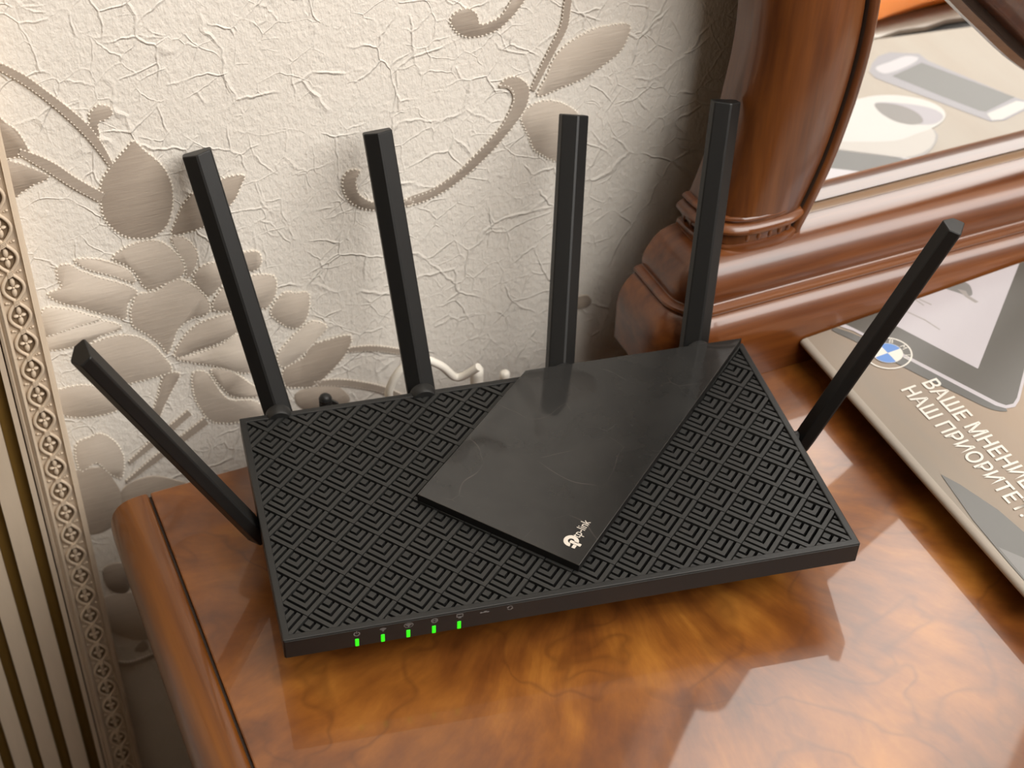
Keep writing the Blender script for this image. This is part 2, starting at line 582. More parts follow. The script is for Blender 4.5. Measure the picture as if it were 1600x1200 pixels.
petal([(208, 219), (224, 233), (245, 250), (261, 270), (269, 294), (269, 322), (261, 350), (245, 366), (224, 372), (196, 369), (175, 355), (161, 336), (157, 312), (157, 287), (166, 268), (182, 247), (196, 232)], 'petal_dark', lay=1)
petal([(381, 273), (375, 292), (362, 317), (325, 350), (271, 367), (273, 346), (287, 317), (308, 296), (346, 279)], 'petal_dark')
petal([(-12, 175), (6, 189), (27, 204), (44, 232), (47, 240), (17, 246), (-12, 246)], 'petal_dark')
petal([(-10, 250), (20, 252), (47, 261), (77, 275), (53, 288), (32, 301), (-8, 330)], 'petal_dark')
band([(0, 103), (35, 122), (70, 147), (105, 175), (133, 201), (154, 227), (174, 258)], [11, 13, 12, 14, 15, 12, 6])
petal([(133, 203), (139, 190), (139, 178), (147, 167), (158, 163), (171, 167), (175, 177), (166, 185), (154, 190), (153, 200), (155, 212), (150, 222)], 'vine', 'wallpaper_vine')
band([(30, 236), (60, 250), (85, 264), (115, 284), (159, 308)], [8, 15, 17, 16, 15])
petal(c6((330, 180), (380, 135), (450, 105), (530, 100), (590, 135), (640, 190), (650, 240), (620, 270), (560, 295), (500, 320), (465, 300), (440, 260), (400, 215)))
petal(c6((590, 90), (640, 85), (685, 115), (710, 170), (690, 240), (660, 270), (655, 210), (620, 150)))
petal(c6((160, 190), (240, 180), (330, 200), (410, 240), (430, 290), (380, 275), (300, 250), (220, 230)))
petal(c6((85, 220), (130, 205), (180, 230), (260, 262), (350, 285), (420, 312), (440, 340), (400, 380), (390, 450), (340, 440), (250, 420), (180, 395), (100, 380), (40, 340), (100, 310), (85, 270)))
petal(c6((440, 340), (520, 325), (610, 272), (690, 300), (750, 355), (760, 420), (680, 450), (620, 500), (580, 600), (540, 560), (470, 510), (420, 480), (410, 420), (420, 380)), lay=1)
petal(c6((690, 260), (720, 220), (770, 200), (830, 200), (850, 260), (810, 305), (760, 350), (710, 310)))
petal(c6((780, 410), (790, 350), (850, 290), (960, 255), (1050, 260), (1060, 330), (1020, 400), (960, 400), (880, 415)))
petal(c6((900, 160), (930, 150), (980, 150), (995, 200), (960, 235), (910, 230)))
petal(c6((605, 610), (640, 540), (700, 480), (780, 445), (870, 430), (900, 490), (820, 550), (710, 590), (630, 620)))
petal(c6((20, 405), (130, 405), (220, 430), (280, 450), (180, 480), (90, 510), (20, 520)), 'petal_pale')
petal(c6((40, 525), (180, 475), (290, 458), (375, 490), (280, 525), (210, 565), (40, 590)), 'petal_pale')
petal(c6((180, 640), (210, 575), (320, 530), (420, 525), (500, 560), (560, 620), (595, 680), (520, 710), (420, 735), (330, 745), (230, 700)), lay=1)
petal(c6((70, 780), (110, 760), (200, 745), (300, 760), (390, 760), (430, 800), (370, 850), (280, 880), (180, 890), (90, 870)))
petal(c6((690, 690), (750, 690), (790, 745), (850, 810), (960, 815), (1010, 870), (900, 910), (780, 910), (720, 850), (690, 770)))
petal(c6((770, 680), (850, 680), (940, 735), (1000, 790), (880, 800), (820, 760)))
petal(c6((620, 630), (720, 600), (820, 560), (890, 520), (960, 600), (1000, 680), (900, 690), (780, 660)), 'petal_pale')
petal(c7((395, 505), (460, 412), (520, 412), (590, 416), (580, 540), (520, 592), (440, 560)))
petal(c7((590, 560), (650, 560), (682, 588), (640, 640), (600, 680), (540, 740), (460, 790), (430, 730), (500, 640)), 'petal_pale')
petal(c7((800, 628), (790, 700), (720, 790), (620, 880), (540, 890), (470, 880), (460, 800), (560, 740), (600, 680), (700, 645)), 'petal_dark')
band(c7((790, 700), (900, 692), (1000, 700), (1100, 720)), [7, 8, 8, 8])
band(c7((620, 870), (720, 865), (820, 872), (960, 900), (1080, 950)), [6, 10, 10, 10, 9])
petal(c7((520, 930), (600, 890), (700, 880), (760, 900), (800, 960), (700, 1000), (560, 1000)), 'petal_dark', bead=False)
petal(c6((560, 700), (630, 695), (600, 760), (565, 830), (530, 905), (500, 890), (530, 800)), 'vine', 'wallpaper_vine')
band([(296, 643), (262, 672), (230, 698), (202, 722)], [9, 10, 9, 5])
band([(322, 656), (280, 688), (240, 718), (197, 752)], [11, 10, 9, 4])
petal([(118, 695), (140, 682), (160, 677), (182, 692), (193, 715), (190, 745), (170, 738), (150, 722), (125, 735)], 'petal')
petal([(112, 742), (130, 733), (160, 731), (178, 750), (190, 775), (186, 810), (160, 830), (130, 830), (112, 790)], 'petal_dark', bead=False)
petal([(189, 768), (206, 753), (229, 745), (248, 744), (272, 749), (300, 760), (290, 790), (250, 810), (215, 810), (190, 795)], 'petal_dark', bead=False)
petal([(160, 892), (176, 880), (196, 882), (206, 905), (196, 926), (170, 920)], 'petal_dark', bead=False)
petal([(130, 960), (170, 930), (240, 930), (260, 980), (210, 1000)], 'petal', bead=False)
band([(180, 1035), (198, 1037), (216, 1033), (242, 1022)], [7, 7, 7, 6])
petal([(210, 1016), (216, 1006), (226, 1000), (232, 1012), (222, 1018)], 'petal_dark', bead=False)
petal(cr((500, 85), (515, 50), (560, 30), (600, 50), (612, 90), (650, 85), (700, 55), (745, -15), (790, -15), (760, 35), (700, 100), (640, 130), (580, 142), (530, 128)), 'vine', 'wallpaper_vine')
band(cr((955, -20), (948, 20), (935, 100), (890, 190), (850, 270), (815, 345)), [11, 11, 11, 10, 9, 7])
petal(cr((1190, 95), (1165, 180), (1100, 240), (1020, 295), (940, 330), (835, 368), (870, 290), (900, 220), (960, 160), (1050, 110), (1120, 95)))
petal(cr((690, 325), (720, 298), (760, 295), (800, 330), (800, 380), (780, 430), (720, 510), (640, 600), (540, 690), (440, 755), (340, 790), (325, 768), (430, 728), (530, 658), (620, 570), (690, 490), (730, 420), (745, 365), (725, 330)), 'vine', 'wallpaper_vine', smooth=True)
petal(cr((345, 765), (345, 788), (210, 806), (130, 785), (92, 740), (85, 690), (110, 655), (150, 655), (135, 690), (145, 740), (190, 772), (260, 780)), 'vine', 'wallpaper_vine')
petal(cr((770, 450), (810, 405), (870, 385), (940, 400), (1000, 450), (1000, 560), (930, 620), (870, 605), (820, 570), (800, 520)))
petal([(893, 470), (905, 462), (918, 461), (924, 470), (916, 480), (898, 482)], 'petal_dark', bead=False)
tag(beads.build('stitched_edging', M['stitch'], wall_back, smooth=60), kind='stuff')

# ------------------------------------------------------------------ carved pilaster at the left
trim = tag(empty('trim_1', (-.2044, WALL_Y, FLOOR)), 'cream carved and fluted pilaster at the left of the wallpaper', kind='structure')
TX, TY = -.2044, .148
z0, z1 = FLOOR, CEIL
prof = [(TX, WALL_Y), (TX, TY + .003), (TX - .001, TY + .0012), (TX - .0028, TY + .0004), (TX - .0032, TY), (TX - .0036, TY + .0016), (TX - .0045, TY + .0022),
        (TX - .0165, TY + .0022), (TX - .0172, TY), (TX - .0185, TY - .0012), (TX - .0198, TY), (TX - .0203, TY + .001), (TX - .0212, TY - .0004), (TX - .0224, TY + .0002), (TX - .0226, TY + .0016), (TX - .0232, TY + .0016), (TX - .0234, TY)]
fl = []
fx = TX - .0262
flutes = []
for i in range(8):
    a, b = fx - i * .0172, fx - i * .0172 - .0068
    flutes.append((a, b))
    prof += [(a, TY), (a - .001, TY + .0022), ((a + b) / 2, TY + .0030), (b + .001, TY + .0022), (b, TY)]
prof += [(fx - 8 * .0172, TY), (fx - 8 * .0172, WALL_Y)]
mb = MB()
mb.sweep([[(x - TX, y - WALL_Y, z - FLOOR) for x, y in prof] for z in (z0, z1)], False)
mb.build('pilaster_body', M['cream'], trim)
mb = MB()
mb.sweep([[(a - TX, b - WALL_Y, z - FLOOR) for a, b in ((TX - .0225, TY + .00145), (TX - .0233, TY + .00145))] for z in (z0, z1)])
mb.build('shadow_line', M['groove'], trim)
for a, b in flutes:
    mb = MB()
    pr = [(a - .0001, TY - .0002), (a - .001, TY + .0018), ((a + b) / 2, TY + .0026), (b + .001, TY + .0018), (b + .0001, TY - .0002)]
    mb.sweep([[(x - TX, y - WALL_Y, z - FLOOR) for x, y in pr] for z in (z0, z1)])
    mb.build('flute', M['gold'], trim, smooth=60)
# one motif of the carved moulding: two twisting strands round a four-petalled flower, copied up the strip
PITCH = .0176
def motif():
    m_ = MB()
    hw = .0052
    yb = TY + .0022 - WALL_Y
    for s_ in (-1, 1):
        pts, rs = [], []
        for t in np.linspace(0, 1, 13):
            x = s_ * hw * math.cos(math.pi * (t - .5)) if True else 0
            x = s_ * hw * math.sin(math.pi * t)
            pts.append((x + TX * 0 - .0105, yb - .0006 - .0009 * abs(math.sin(math.pi * t)) - (.0007 if s_ > 0 else 0) * (1 - math.sin(math.pi * t)), (t - .5) * PITCH))
            rs.append(.00095)
        m_.tube(pts, rs, 8, 0)
    for dz in (-.0003, .0006, .0015, -.0012):       # rope twist where the strands cross
        m_.tube([(-.0105 - .0014, yb - .0018, PITCH / 2 + dz - .0011), (-.0105 + .0014, yb - .0022, PITCH / 2 + dz + .0003)], .00038, 6, 0)
    for a in (0, 90, 180, 270):
        ca, sa = math.cos(math.radians(a)), math.sin(math.radians(a))
        L = .0031 if a in (90, 270) else .0019
        m_.ball((-.0105 + ca * L * .95, yb - .0007, sa * L * 1.0), (.0015 if a in (0, 180) else .0014, .0012, .0009 if a in (0, 180) else .0026), 8, 6, 0)
    m_.ball((-.0105, yb - .0015, 0), .0007, 8, 5, 0)
    for s_ in (-1, 1):
        m_.ball((-.0105 + s_ * .0050, yb - .0006, PITCH / 2), (.0009, .0009, .0007), 8, 5, 0)
        m_.ball((-.0105 + s_ * .0039, yb - .0004, PITCH / 2 - .0006), (.0008, .0006, .0005), 8, 5, 0)
    # brown oval in the recess behind the flower, darker than the cream
    m_.prism([(-.0105 + .0045 * math.cos(q), yb - .0002, .0072 * math.sin(q)) for q in np.linspace(0, 2 * math.pi, 20, endpoint=False)], (0, .0003, 0), 1)
    return m_
mo = motif().build('carved_motif', [M['cream_edge'], M['motif_brown']], trim, smooth=50)
_zs = np.arange(-.43, .36, PITCH)
mo.location = (0, 0, _zs[0] - FLOOR)
for z in _zs[1:]:
    c = mo.copy(); col.objects.link(c); c.parent = trim
    c.location = (0, 0, z - FLOOR)

# ------------------------------------------------------------------ dressing table
table = tag(empty('dressing_table', (.4, -.1, FLOOR)), 'glossy orange-brown wooden dressing table with swirling burl veneer top', 'table')
def tl(mb): return local(mb, table)
TB = .1032                       # back edge
TF = -.46                        # front edge (out of frame)
TXR = 1.05
mb = MB(); mb.box((-.1728, TF, -.026), (TXR, TB, 0))
tl(mb).build('table_top', M['table'], table, bevel=.0008)
bull = [(-.1742, -.026), (-.1742, -.0008), (-.1754, .0003), (-.1785, .0003), (-.1840, -.0003), (-.1882, -.0018), (-.1916, -.0044), (-.1941, -.0080), (-.1957, -.0125), (-.1963, -.0180), (-.1962, -.027), (-.1945, -.034), (-.188, -.036), (-.1742, -.036)]
mb = MB(); mb.sweep([[(x, y, z) for x, z in bull] for y in (TF, TB - .004, TB - .0005)], True, True)
tl(mb).build('edge_moulding', M['rail'], table, smooth=50)
mb = MB(); mb.box((-.1743, TF + .001, -.02), (-.1727, TB - .001, -.0022))
tl(mb).build('groove', M['groove'], table)
mb = MB(); mb.box((-.16, TF + .03, -.60), (TXR - .03, TB - .005, -.0262))
tl(mb).build('cabinet_body', M['rail'], table)
for x, y in ((-.13, TF + .06), (TXR - .08, TF + .06), (-.13, TB - .05), (TXR - .08, TB - .05)):
    mb = MB(); mb.tube([(x, y, -.60), (x, y, -.68), (x, y, FLOOR)], [.028, .022, .016], 12)
    tl(mb).build('leg', M['rail'], table, smooth=40)

# ------------------------------------------------------------------ mirror frame standing on the table
MIR_Y = .1100
FRAME_BACK = .1255
mirror = tag(empty('dresser_mirror', (.42, .0641, 0)), 'dresser mirror in a curved glossy brown wooden frame with carved column', 'mirror')
def ml(mb): return local(mb, mirror)
X0, Y0 = .121, .0741             # ledge line: left end and front
def rail_path(d):
    """plan path of the rail at distance d outside the ledge line"""
    r = .021
    pts = [(X0 - d, FRAME_BACK), (X0 - d, Y0 + r + .004)]
    cx, cy = X0 + r, Y0 + r
    for q in np.linspace(180, 270, 11):
        pts.append((cx + (r + d) * math.cos(math.radians(q)), cy + (r + d) * math.sin(math.radians(q))))
    pts += [(X0 + r + .02, Y0 - d), (.30, Y0 - d), (.6, Y0 - d), (1.0, Y0 - d)]
    return pts
def rail_sweep(profile, name, mt, smooth=40):
    mb = MB()
    cols = [rail_path(d) for d, z in profile]
    mb.sweep([[(cols[j][i][0], cols[j][i][1], profile[j][1]) for j in range(len(profile))] for i in range(len(cols[0]))])
    return ml(mb).build(name, mt, mirror, smooth=smooth)
rail_sweep([(.0096, .0003), (.0100, .020), (.0101, .0255), (.0098, .0295), (.0089, .0335), (.0074, .0372), (.0053, .0405), (.0028, .0432), (.0002, .0448), (-.0012, .0450)], 'base_rail', M['framex'])
rail_sweep([(-.0012, .0450), (.0010, .0454), (.0018, .0468), (.0014, .0482), (-.0004, .0490), (-.0028, .0492)], 'ledge_bead', M['framex'])
rail_sweep([(-.0024, .0488), (-.0034, .0496), (-.0030, .0528), (-.0038, .0570), (-.0058, .0615), (-.0090, .0660), (-.0130, .0696), (-.0175, .0712), (-.0235, .0720), (-.0315, .0714)], 'upper_moulding', M['framex'])
def straight_sweep(prof, name, mt, x0=.155, x1=1.0, smooth=40):
    mb = MB()
    mb.sweep([[(x, Y0 - d, z) for d, z in prof] for x in (x0, x1)], False)
    return ml(mb).build(name, mt, mirror, smooth=smooth)
straight_sweep([(-.0312, .0714), (-.0315, .0706), (-.0319, .0706), (-.0322, .0713)], 'lip_groove', M['lip_dark'])
straight_sweep([(-.0321, .0711), (-.0325, .0716), (-.0366, .0730)], 'mirror_lip', M['lip'])
mb = MB(); mb.box((X0 + .022, Y0 + .024, .0005), (X0 + .06, FRAME_BACK, .0725)); ml(mb).build('end_block', M['framex'], mirror)
# column: half-round moulding bent like a lyre, with groove and bead on the mirror side
zc = [(.070, .1735), (.082, .1770), (.095, .1812), (.12, .1880), (.15, .1925), (.175, .1948), (.20, .1945), (.24, .1905), (.28, .183), (.34, .168), (.40, .154), (.48, .142), (.58, .138), (.70, .142)]
path = smooth_loop([np.array([x, z]) for z, x in zc], 3, False)
colp = [(-.0315, .1255), (-.0315, .116), (-.0305, .108), (-.0275, .1005), (-.023, .0955), (-.016, .0920), (-.008, .0905), (.002, .0900), (.011, .0908), (.0175, .0925), (.0215, .0945),
        (.0218, .0968), (.0226, .0968), (.0232, .0936), (.0252, .0922), (.0280, .0924), (.0302, .0940), (.0312, .0965), (.0315, .102), (.0316, .1100)]
def xz_sweep(path, prof, name, mt, mids=None, smooth=45, side=1, wid=None):
    mb = MB()
    rings = []
    for i, p in enumerate(path):
        t = path[min(i + 1, len(path) - 1)] - path[max(i - 1, 0)]
        t = t / np.linalg.norm(t)
        nn = np.array([t[1], -t[0]]) * side
        k = np.interp(p[1], [.08, .15], wid) if wid else 1.0
        rings.append([(p[0] + nn[0] * e * k, y, p[1] + nn[1] * e * k) for e, y in prof])
    mb.sweep(rings, False, False, 0, mids)
    return ml(mb).build(name, mt, mirror, smooth=smooth)
xz_sweep(path, colp, 'column', [M['framez'], M['groove']], [0] * 10 + [1, 1, 1] + [0] * 6, wid=(.93, 1.0))
# collar under the column: stacked half-round rings and a carved band
CXc, CYc = .1780, .1258
def plan(o, q, n=2.7):
    c_, s_ = math.cos(q), math.sin(q)
    return (CXc + (.0310 + o) * math.copysign(abs(c_) ** (2 / n), c_), CYc + (.0340 + o) * math.copysign(abs(s_) ** (2 / n), s_))
def collar(prof, name, mt, smooth=40):
    mb = MB()
    mb.sweep([[(*plan(o, q), z) for o, z in prof] for q in np.linspace(math.pi, 2 * math.pi, 49)])
    return ml(mb).build(name, mt, mirror, smooth=smooth)
collar([(-.014, .0915), (.0004, .0915), (.0016, .0908), (.0020, .0897), (.0015, .0886), (.0006, .0881), (.0004, .0876), (.0022, .0870), (.0042, .0858), (.0050, .0840), (.0045, .0822), (.0028, .0812)], 'collar', M['framex'])
collar([(.0028, .0814), (.0008, .0808), (-.0012, .0790), (-.0012, .0760), (.0010, .0750)], 'carved_band', M['carved'])
collar([(.0010, .0752), (.0028, .0747), (.0035, .0733), (.0032, .0718), (.0040, .0700), (.0055, .0685), (.0058, .066), (-.012, .060)], 'collar_foot', M['framex'])
egg = MB()
egg.ball((0, 0, 0), (.0019, .0021, .0034), 10, 7)
egg_o = None
_pl = np.array([plan(.0004, q) for q in np.linspace(math.pi * 1.0, 2 * math.pi, 400)])
_cu = np.r_[0, np.cumsum(np.linalg.norm(np.diff(_pl, axis=0), axis=1))]
for d_ in np.arange(.004, _cu[-1] - .003, .0066):
    i = int(np.searchsorted(_cu, d_))
    tg = _pl[min(i + 1, 399)] - _pl[i - 1]
    if egg_o is None:
        egg_o = e_ = egg.build('carved_egg', M['framex'], mirror, smooth=80)
    else:
        e_ = egg_o.copy(); col.objects.link(e_); e_.parent = mirror
    e_.location = (_pl[i][0] - mirror.location.x, _pl[i][1] - mirror.location.y, .0780)
    e_.rotation_euler = (0, 0, math.atan2(tg[1], tg[0]))
# glass and backing
mb = MB(); mb.box((.170, MIR_Y, .060), (1.0, MIR_Y + .003, .86)); ml(mb).build('mirror_glass', M['mirror'], mirror)
mb = MB(); mb.box((.170, MIR_Y + .0032, .02), (1.0, FRAME_BACK, .86)); ml(mb).build('backing_board', M['back'], mirror)
# inner frame of the middle mirror: a curved moulding running down to the right
ip = smooth_loop([np.array(p) for p in ((.172, .345), (.199, .281), (.234, .229), (.2735, .1905), (.3000, .1667), (.3385, .1345), (.388, .1045), (.45, .087), (.53, .078), (.62, .079), (.72, .096), (.80, .128), (.86, .170))], 4, False)
iprof = [(0, .1100), (-.0006, .1040), (-.0045, .1010), (-.0050, .1023), (-.0062, .1040), (-.0100, .1045), (-.0112, .1000), (-.0135, .0960), (-.019, .0920), (-.028, .0880), (-.039, .0870), (-.049, .0900), (-.057, .0965), (-.060, .1100)]
xz_sweep(ip, iprof, 'inner_frame', [M['framez'], M['lip'], M['groove']], [1, 1, 2, 2, 2, 0, 0, 0, 0, 0, 0, 0, 0])

# ------------------------------------------------------------------ router
RH = .041
RA = math.radians(-9.5)
router = tag(empty('wifi_router', (0, 0, 0), RA), 'black wireless router with six antennas and five green lights on the table', 'router')
W, D = .2725, .150
Rm = np.array([[math.cos(RA), -math.sin(RA), 0], [math.sin(RA), math.cos(RA), 0], [0, 0, 1.]])
def to_router(p): return np.atleast_2d(p) @ Rm          # world -> router axes
def r_on(px, p0, n):                                     # pixel on a plane given in router axes
    return to_router(on_plane(px, Rm @ np.asarray(p0, float), Rm @ np.asarray(n, float)))
def rz(px, z): return r_on(px, (0, 0, z), (0, 0, 1))
def ry(px, y): return r_on(px, (0, y, 0), (0, 1, 0))
BORD = .0034
zt, zb = RH, RH - .012
# top frame (rim) around the grille, and the tray floor below it
mb = MB()
ho, hi_ = (W / 2, D / 2), (W / 2 - BORD, D / 2 - BORD)
o4 = [(-ho[0], -ho[1]), (ho[0], -ho[1]), (ho[0], ho[1]), (-ho[0], ho[1])]
i4 = [(-hi_[0], -hi_[1]), (hi_[0], -hi_[1]), (hi_[0], hi_[1]), (-hi_[0], hi_[1])]
vs = [(x, y, zb) for x, y in o4] + [(x, y, zt) for x, y in o4] + [(x, y, zt) for x, y in i4] + [(x, y, zt - .0062) for x, y in i4]
fs = []
for i in range(4):
    j = (i + 1) % 4
    fs += [(i, j, 4 + j, 4 + i), (4 + i, 4 + j, 8 + j, 8 + i), (8 + i, 8 + j, 12 + j, 12 + i)]
fs += [(3, 2, 1, 0)]
mb.add(vs, fs)
mb.build('top_shell', M['black'], router, bevel=.0005)
mb = MB(); mb.box((-hi_[0] - .0005, -hi_[1] - .0005, zt - .0085), (hi_[0] + .0005, hi_[1] + .0005, zt - .0060)); mb.build('grille_floor', M['pit'], router)
mb = MB()
mb.sweep([[(-W / 2 + e, -D / 2 + e, z), (W / 2 - e, -D / 2 + e, z), (W / 2 - e, D / 2 - f_, z), (-W / 2 + e, D / 2 - f_, z)] for e, f_, z in ((.003, .002, zb - .0001), (.012, .004, .018), (.022, .006, .0055), (.024, .008, .0035))], True, True)
mb.build('lower_body', M['black'], router, bevel=.001)
for sx in (-1, 1):
    for sy in (-1, 1):
        mb = MB(); mb.tube([(sx * .095, sy * .042, .0004), (sx * .095, sy * .042, .0036)], .006, 14); mb.build('rubber_foot', M['pit'], router)
mb = MB(); mb.box((-W / 2 + .0006, -D / 2 - .0005, zb + .0004), (W / 2 - .0006, -D / 2 + .001, zt - .0006)); mb.build('front_strip', M['face'], router, bevel=.0002)

# chevron tiles of the grille
HX, HY = .01027, .01040
def clip(poly, lim):
    for ax, sgn, v in ((0, 1, lim[0]), (0, -1, lim[0]), (1, 1, lim[1]), (1, -1, lim[1])):
        out = []
        for i in range(len(poly)):
            a, b = poly[i], poly[(i + 1) % len(poly)]
            da, db = v - sgn * a[ax], v - sgn * b[ax]
            if da >= 0: out.append(a)
            if (da >= 0) != (db >= 0):
                t = da / (da - db)
                out.append((a[0] + (b[0] - a[0]) * t, a[1] + (b[1] - a[1]) * t))
        poly = out
        if len(poly) < 3: return []
    return poly
BANDS = [(.045, .26, -.0009), (.365, .51, -.0006), (.615, .755, -.0003), (.86, 1.0, 0.0)]
def band_polys(m0, m1):
    g = .012
    if m0 < .1:
        return [[(m0, m0), (m1, m0), (m1, m1), (m0, m1)]]
    e = .03 + .05 * (1 - m1)        # the band ends stay clear of the neighbouring scale
    return [[(m0, e), (m1, e), (m1, m1), (m0, m0)], [(e, m0), (m0, m0), (m1, m1), (e, m1)]]
def tile(tx, ty, lim):
    mbt = MB()
    top = (tx, ty + 2 * HY)
    full = True
    for m0, m1, dz in BANDS:
        for q in band_polys(m0, m1):
            pl = [(top[0] + (v - u) * HX, top[1] - (u + v) * HY) for u, v in q]
            cl = clip(pl, lim)
            if len(cl) < 3:
                full = False; continue
            if cl != pl: full = False
            zt_ = RH - .0004 + dz
            mbt.prism([(x - tx, y - ty, zt_) for x, y in cl], (0, 0, -(.0060 + dz)))
    return mbt, full
lim = (hi_[0] + .0002, hi_[1] + .0002)
shared = None
P_in = [np.array(p) for p in ((-.0612, -.0033), (.0014, -.0660), (.1345, .0748), (.0160, .0748))]
def under_plate(x, y, pad=.006):
    u = (x - P_in[1][0]) + (y - P_in[1][1])
    # inside the plate polygon shrunk by pad
    pts = P_in
    for i in range(4):
        a, b = pts[i], pts[(i + 1) % 4]
        e = b - a; nrm = np.array([-e[1], e[0]]) / np.linalg.norm(e)
        if (np.array([x, y]) - a) @ nrm < pad: return False
    return True
for i in range(-15, 16):
    for j in range(-9, 10):
        tx = -.1230 + .01027 * (i + 12)
        ty = .0620 - .0208 * (j + 4) * 1.0 - (.0104 if (i + 12) % 2 else 0)
        if abs(tx) > lim[0] + HX or ty > lim[1] or ty + 2 * HY < -lim[1]:
            continue
        if under_plate(tx, ty + HY, .016):
            continue
        mbt, full = tile(tx, ty, lim)
        if not mbt.v:
            continue
        if full and shared is not None:
            o = bpy.data.objects.new('chevron_tile', shared); col.objects.link(o); o.parent = router; o.location = (tx, ty, 0)
        else:
            o = mbt.build('chevron_tile', M['tile'], router, loc=(tx, ty, 0))
            if full: shared = o.data

# glossy plate
pl = [rz([p], RH + .0042)[0] for p in ((652, 772), (905, 883.5), (1160, 536.5))]
p1, p2 = pl[0][:2], pl[1][:2]
ps = [p1, p2, np.array([.1348, .0744]), np.array([.0155, .0744])]
mb = MB()
def wdg(p):            # underside rests on the grille
    return RH + .0002
_pv = [(p[0], p[1], RH - .0004) for p in ps] + [(p[0], p[1], RH + .0042) for p in ps]
mb.add(_pv, [(4, 5, 6, 7)])
mb.add(_pv, [(3, 2, 1, 0)] + [(i, (i + 1) % 4, 4 + (i + 1) % 4, 4 + i) for i in range(4)], 1)
mb.build('gloss_plate', [M['gloss'], M['face']], router, bevel=.00025)
# printed mark and word on the plate, running along the plate's right edge
org = rz([(884, 857)], RH + .0042)[0]
ex = (ps[2] - ps[1]); ex = ex / np.linalg.norm(ex)
ey = np.array([-ex[1], ex[0]])
tend = rz([(925.5, 820)], RH + .0042)[0][:2]; tbeg = rz([(905, 841.5)], RH + .0042)[0][:2]
t = text_mesh('tp-link', 'printed_word', M['logo'], router)
wmax = max(v.co.x for v in t.data.vertices)
wl_ = float(np.linalg.norm(tend - tbeg)) * .97
capt = wl_ / wmax * 1.12
map_mesh(t, lambda x, y: (*(tbeg + ex * x * capt + ey * (y * capt * 1.35)), RH + .00434))
mk = MB()
cc = rz([(892.5, 845.5)], RH + .0042)[0][:2]
r_o, r_i = .0036, .00155
def P2_(a, r): return (*(cc + ex * r * math.cos(a) + ey * r * math.sin(a)), RH + .00434)
arc = np.linspace(math.radians(-88), math.radians(196), 26)
mk.sweep([[P2_(a, r_o), P2_(a, r_i)] for a in arc], False)
q = lambda x, y: (*(cc + ex * x + ey * y), RH + .00434)
mk.add([q(-.0012, .0004), q(.0005, .0004), q(.0005, -.0052), q(-.0012, -.0052)], [(0, 1, 2, 3)])
mk.add([q(-.0036, -.0019), q(-.0014, -.0019), q(-.0014, -.0036), q(-.0036, -.0036)], [(0, 1, 2, 3)])
mk.build('printed_mark', M['logo'], router)

